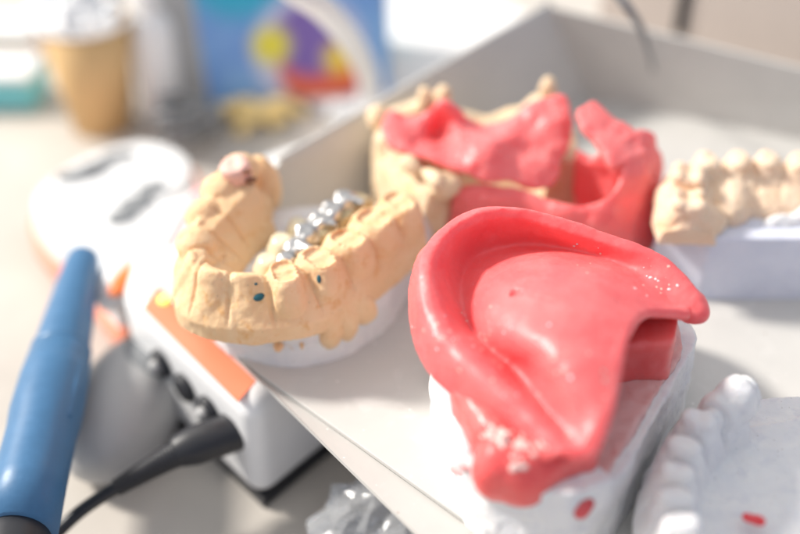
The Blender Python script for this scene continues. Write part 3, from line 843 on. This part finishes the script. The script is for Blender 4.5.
def coil():
    pts = []
    c = U(188, 142, ZT+.2)
    for i in range(34):
        t = i*.55; rr = 1.0+.35*math.sin(i*1.7)
        pts.append(c+np.array([rr*math.cos(t), rr*.9*math.sin(t), .25+.045*i+.15*math.sin(i*2.3)]))
    link('coiled_cable', mesh(*tube(pts, .16, 10, 3)), M['grey_plastic'], label='loose coil of dark cable in front of the white bottle', cat='cable')
coil()

def carton():
    a = U(166, 116, ZT); b = U(392, 100, ZT); 
    ax = (b-a)/np.linalg.norm(b-a); back = np.array([-ax[1], ax[0], 0])
    r = thing('printed_carton', a, 'blue printed carton with a round yellow, purple and red picture', 'carton')
    H = 5.6; L = float(np.linalg.norm(b-a)); W = 3.0
    # leaning slightly back
    tb = back*1.2
    P = [a, b, b+back*W, a+back*W]; T = [p+np.array([0, 0, H])+tb for p in P]
    v = P+T; f = [(3, 2, 1, 0), (4, 5, 6, 7), (0, 1, 5, 4), (1, 2, 6, 5), (2, 3, 7, 6), (3, 0, 4, 7)]
    link('carton_body', bevelled(v, f, w=.05, seg=2), M['lightgrey'], r, smooth=False)
    n = np.cross(ax, (T[0]-P[0])); n /= np.linalg.norm(n)
    up = (T[0]-P[0])/H
    e = L*(212-166)/(392-166)*.96
    q = [a+up*.35+ax*e, b+up*.35-ax*.1, b+up*(H-.2)-ax*.1, a+up*(H-.2)+ax*(e-.3)]
    q = [p+n*.03 for p in q]
    ctr = (a+ax*(L*.645)+up*2.2)-a
    link('printed_face', mesh(*slab([tuple(p) for p in q], .02)), print_mat(ctr, ax), r, smooth=False)
    c = U(338, 62, ZT); r2 = thing('teal_box', c, 'small teal box standing behind the white hose', 'box')
    vv, ff = box(0, 0, 0, 2.2, 1.5, 3.3); link('box_body', bevelled([tuple(np.array(p)+c) for p in vv], ff, w=.06, seg=2), M['teal_dark'], r2, smooth=False)
    vv, ff = box(-.03, -.03, 2.7, 2.23, 1.53, 3.35); link('box_lid', bevelled([tuple(np.array(p)+c) for p in vv], ff, w=.06, seg=2), M['teal_dark'], r2, smooth=False)
carton()

def hose():
    pts = [U(215, 40, 8), U(262, 0, 7.5), U(300, 8, 5.2), U(330, 34, 3.0), U(356, 66, .2), U(374, 92, -2.2), U(378, 108, ZT+.45), U(360, 112, ZT+.45)]
    pts = [U(240, -60, 6), U(290, -14, 5.0), U(324, 10, 3.6), U(348, 38, 1.6), U(364, 66, -.6), U(370, 92, -2.6), U(362, 108, ZT+.4), U(330, 112, ZT+.4)]
    link('white_hose', mesh(*tube(pts, .42, 16)), M['white_plastic'], label='white hose arching in front of the blue printed carton', cat='hose')
hose()

def bits():
    for i, (px, py, rot, l) in enumerate([(225, 122, .2, 1.2), (246, 118, -.4, 1.4), (262, 126, .5, 1.1), (280, 114, .1, 1.0)]):
        c = U(px, py, ZT+.25); d = np.array([math.cos(rot), math.sin(rot), 0])*l
        me = rough(remesh(*tube([c-d, c+np.array([-d[1]*.3, d[0]*.3, .35]), c+d], [.22, .3, .22], 12), vox=.06, smooth=2), [(2, .1)], i)
        link('yellow_wax_piece', me, M['yellow_wax'], label=['short yellow wax piece nearest the coiled cable', 'longer yellow wax piece tilted down, in front of the carton', 'yellow wax piece nearest the tray wall', 'rightmost yellow wax piece close to the carton'][i], cat='wax piece', group='yellow wax pieces in front of the carton')
    c = U(-10, 112, ZT)
    r = thing('teal_case', c, 'pale teal plastic case at the left edge beside the cup', 'case')
    vv, ff = box(-2.2, 0, 0, 1.9, 2.2, 1.3); link('case_body', bevelled([tuple(np.array(p)+c) for p in vv], ff, w=.15, seg=4), M['teal'], r)
    vv, ff = box(-2.2, -.03, 1.31, 1.9, 2.2, 1.6); link('case_lid', bevelled([tuple(np.array(p)+c) for p in vv], ff, w=.1, seg=3), M['paper'], r)
    c = U(0, 62, ZT)
    r = thing('peach_box', c, 'peach card box behind the teal case', 'box')
    vv, ff = box(-2.5, 0, 0, 1.6, 2, 1.2); link('box_body', bevelled([tuple(np.array(p)+c) for p in vv], ff, w=.06, seg=2), M['peach'], r, smooth=False)
    vv, ff = box(-2.55, -.05, 1.0, 1.65, 2.05, 1.35); link('box_lid', bevelled([tuple(np.array(p)+c) for p in vv], ff, w=.06, seg=2), M['paper'], r, smooth=False)
    # tan carton beyond the right wall
    r = thing('tan_carton', (12, 12, ZT), 'large plain tan carton behind the right wall of tray', 'carton')
    A = np.array([7.3, 14.5, ZT]); B = np.array([19.5, 8.2, ZT]); d = (B-A)/np.linalg.norm(B-A); bk = np.array([-d[1], d[0], 0])
    P = [A, B, B+bk*6, A+bk*6]; v = P+[p+np.array([0, 0, 9]) for p in P]
    f = [(3, 2, 1, 0), (4, 5, 6, 7), (0, 1, 5, 4), (1, 2, 6, 5), (2, 3, 7, 6), (3, 0, 4, 7)]
    link('carton_body', bevelled(v, f, w=.08, seg=2), M['tan_card'], r, smooth=False)
    # black strap hanging down its face
    def on_face(px, py):
        o = np.array([0, CY, CZ]); rd = U(px, py, 0)-o; nn = bk; t = np.dot(A-o, nn)/np.dot(rd, nn); return o+rd*t
    lo = on_face(679, 33); s = lo-bk*.06-d*.2
    v = [s, s+d*.42, s+d*.42+np.array([0, 0, 12.4]), s+np.array([0, 0, 12.4])]
    q = [p.copy() for p in v]; q[0][2] = q[1][2] = lo[2]; q[2][2] = q[3][2] = 4.75
    link('black_strap', mesh(*slab([tuple(p) for p in q], .12)), M['black'], r, smooth=False)
    pts = [U(606, -20, 5.5), U(628, 8, 4.9), U(641, 28, 4.1), U(649, 52, 2.9), U(654, 75, 1.2)]
    link('thin_wire', mesh(*tube(pts, [.13, .13, .11, .07, .04], 8)), M['grey_plastic'], label='thin curved grey wire hanging over the right wall of tray', cat='wire')
    # white sheet behind
    c = U(455, 40, ZT)
    v, f = slab([(-1.5, 13.2, ZT+.3), (8, 21, ZT+.3), (0, 31, ZT+.3), (-9.5, 23, ZT+.3)], .28)
    link('paper_stack', bevelled(v, f, w=.03, seg=2), M['paper'], label='stack of white paper lying on the table behind the tray', cat='paper', smooth=False)
bits()

def bag():
    c = U(375, 520, ZT+.8)
    v, f = ellipsoid(c, (1.5, 1.2, .75), .2, 26, 16)
    me = mesh(v, f)
    for vv in me.vertices:
        p = vv.co; n1 = noise.cell(Vector((p.x*1.3, p.y*1.3, p.z*1.3)))
        d = .45*noise.noise(Vector((p.x*1.1, p.y*1.1, p.z*1.1)))+.25*noise.noise(Vector((p.x*3, p.y*3, p.z*3)))
        vv.co = p+(p-Vector(c)).normalized()*d
        vv.co.z = max(vv.co.z, ZT+.01)
    link('plastic_bag', me, M['bag'], label='crumpled clear plastic bag on the table below the tray edge', cat='plastic bag', smooth=False)
bag()

# ink dots and smears placed on the modelled surfaces by casting a ray down the line of sight of the survey
def surface_hit(px, py):
    dg = bpy.context.evaluated_depsgraph_get(); dg.update()
    o = np.array([0, CY, CZ]); p = U(px, py, 0); d = Vector(p-o).normalized()
    ok, loc, nrm, _, ob, _ = sc.ray_cast(dg, Vector(o*S), d)
    return (np.array(loc)/S, nrm, ob) if ok else (None, None, None)
def dab(px, py, a, b, rot, mat, name, t=.03, lab=None):
    loc, nrm, ob = surface_hit(px, py)
    if loc is None: return
    R = nrm.to_track_quat('Z', 'Y').to_matrix() @ Matrix.Rotation(rot, 3, 'Z')
    v, f = ellipsoid((0, 0, 0), (a, b, t), 0, 18, 8)
    v = [tuple(Vector(loc)+R @ Vector(q)) for q in v]
    me = mesh(v, f); rough(me, [(3, a*.25)], px)
    root = ob.parent or ob
    link(name, me, mat, root, label=lab)
dab(259, 297, .13, .08, .2, M['ink'], 'ink_mark')
dab(319, 279, .05, .10, .2, M['ink'], 'ink_mark')
dab(256, 284, .04, .03, 0, M['ink'], 'ink_mark')
for px, py, a, b in [(584, 508, .24, .26), (458, 474, .3, .15), (466, 468, .14, .1)]:
    dab(px, py, a, b, .4, M['stain_red'] if px > 500 else M['label_pink'], 'wax_smear', .05)
random.seed(11)
for i in range(34):
    cx, cy = random.choice([(490, 432), (503, 440), (519, 440), (522, 450), (536, 446), (515, 460)])
    k = random.uniform(.025, .085)
    dab(random.gauss(cx, 5), random.gauss(cy, 4), k*random.uniform(1, 2), k, random.random()*3, M['flake'], 'wax_flake', .018)
# crumbs of white dust on the plate
random.seed(3)
for i in range(95):
    cx, cy, sp = random.choice([(600, 262, 22), (655, 280, 18), (480, 330, 35), (440, 340, 25), (560, 370, 45), (470, 425, 22), (500, 400, 40)])
    px, py = random.gauss(cx, sp*.6), random.gauss(cy, sp*.5)
    loc, nrm, ob = surface_hit(px, py)
    if ob is not None and ob.name.startswith('base_plate'):
        k = random.uniform(.012, .032)
        dab(px, py, k*1.3, k, random.random()*3, M['pink_stone'] if i % 3 else M['plaster'], 'plaster_crumb', .012)

# ================================================================ LIGHT
w = bpy.data.worlds.new('World'); sc.world = w; w.use_nodes = True
nt = w.node_tree; bg = nt.nodes['Background']
tc = nt.nodes.new('ShaderNodeTexCoord')
dp = nt.nodes.new('ShaderNodeVectorMath'); dp.operation = 'DOT_PRODUCT'; nt.links.new(tc.outputs['Generated'], dp.inputs[0])
dp.inputs[1].default_value = (-.55, .45, .70)
mr = nt.nodes.new('ShaderNodeMapRange'); nt.links.new(dp.outputs['Value'], mr.inputs[0]); mr.inputs[1].default_value = -1; mr.inputs[2].default_value = 1
r_ = nt.nodes.new('ShaderNodeValToRGB'); el = r_.color_ramp.elements
el[0].position = .2; el[0].color = (.22, .28, .44, 1); el[1].position = .9; el[1].color = (1.0, 1.0, 1.0, 1)
nt.links.new(mr.outputs[0], r_.inputs[0]); nt.links.new(r_.outputs[0], bg.inputs[0]); bg.inputs[1].default_value = .96

def area(name, loc, target, size, power, color):
    l = bpy.data.lights.new(name, 'AREA'); l.shape = 'SQUARE'; l.size = size; l.energy = power; l.color = color
    o = bpy.data.objects.new(name, l); col.objects.link(o); o.location = loc
    o.rotation_euler = (Vector(target)-Vector(loc)).to_track_quat('-Z', 'Y').to_euler()
az = math.radians(180-19); elv = math.radians(38); D = 2.6
area('window_key', (math.cos(az)*math.cos(elv)*D, math.sin(az)*math.cos(elv)*D, math.sin(elv)*D), (0, 0, 0), .34, 112, (1, .945, .87))

# ================================================================ CAMERA
cd = bpy.data.cameras.new('Camera'); cam = bpy.data.objects.new('Camera', cd); col.objects.link(cam)
cam.location = (0, CY*S, CZ*S); cam.rotation_euler = (math.pi/2-PITCH, 0, 0)
cd.lens = 50; cd.sensor_width = 36; cd.clip_start = .005; cd.clip_end = 50
cd.dof.use_dof = True; cd.dof.focus_distance = .243; cd.dof.aperture_fstop = 4.1
sc.camera = cam
sc.view_settings.view_transform = 'Standard'; sc.view_settings.look = 'None'; sc.view_settings.gamma = 1; sc.view_settings.exposure = 0
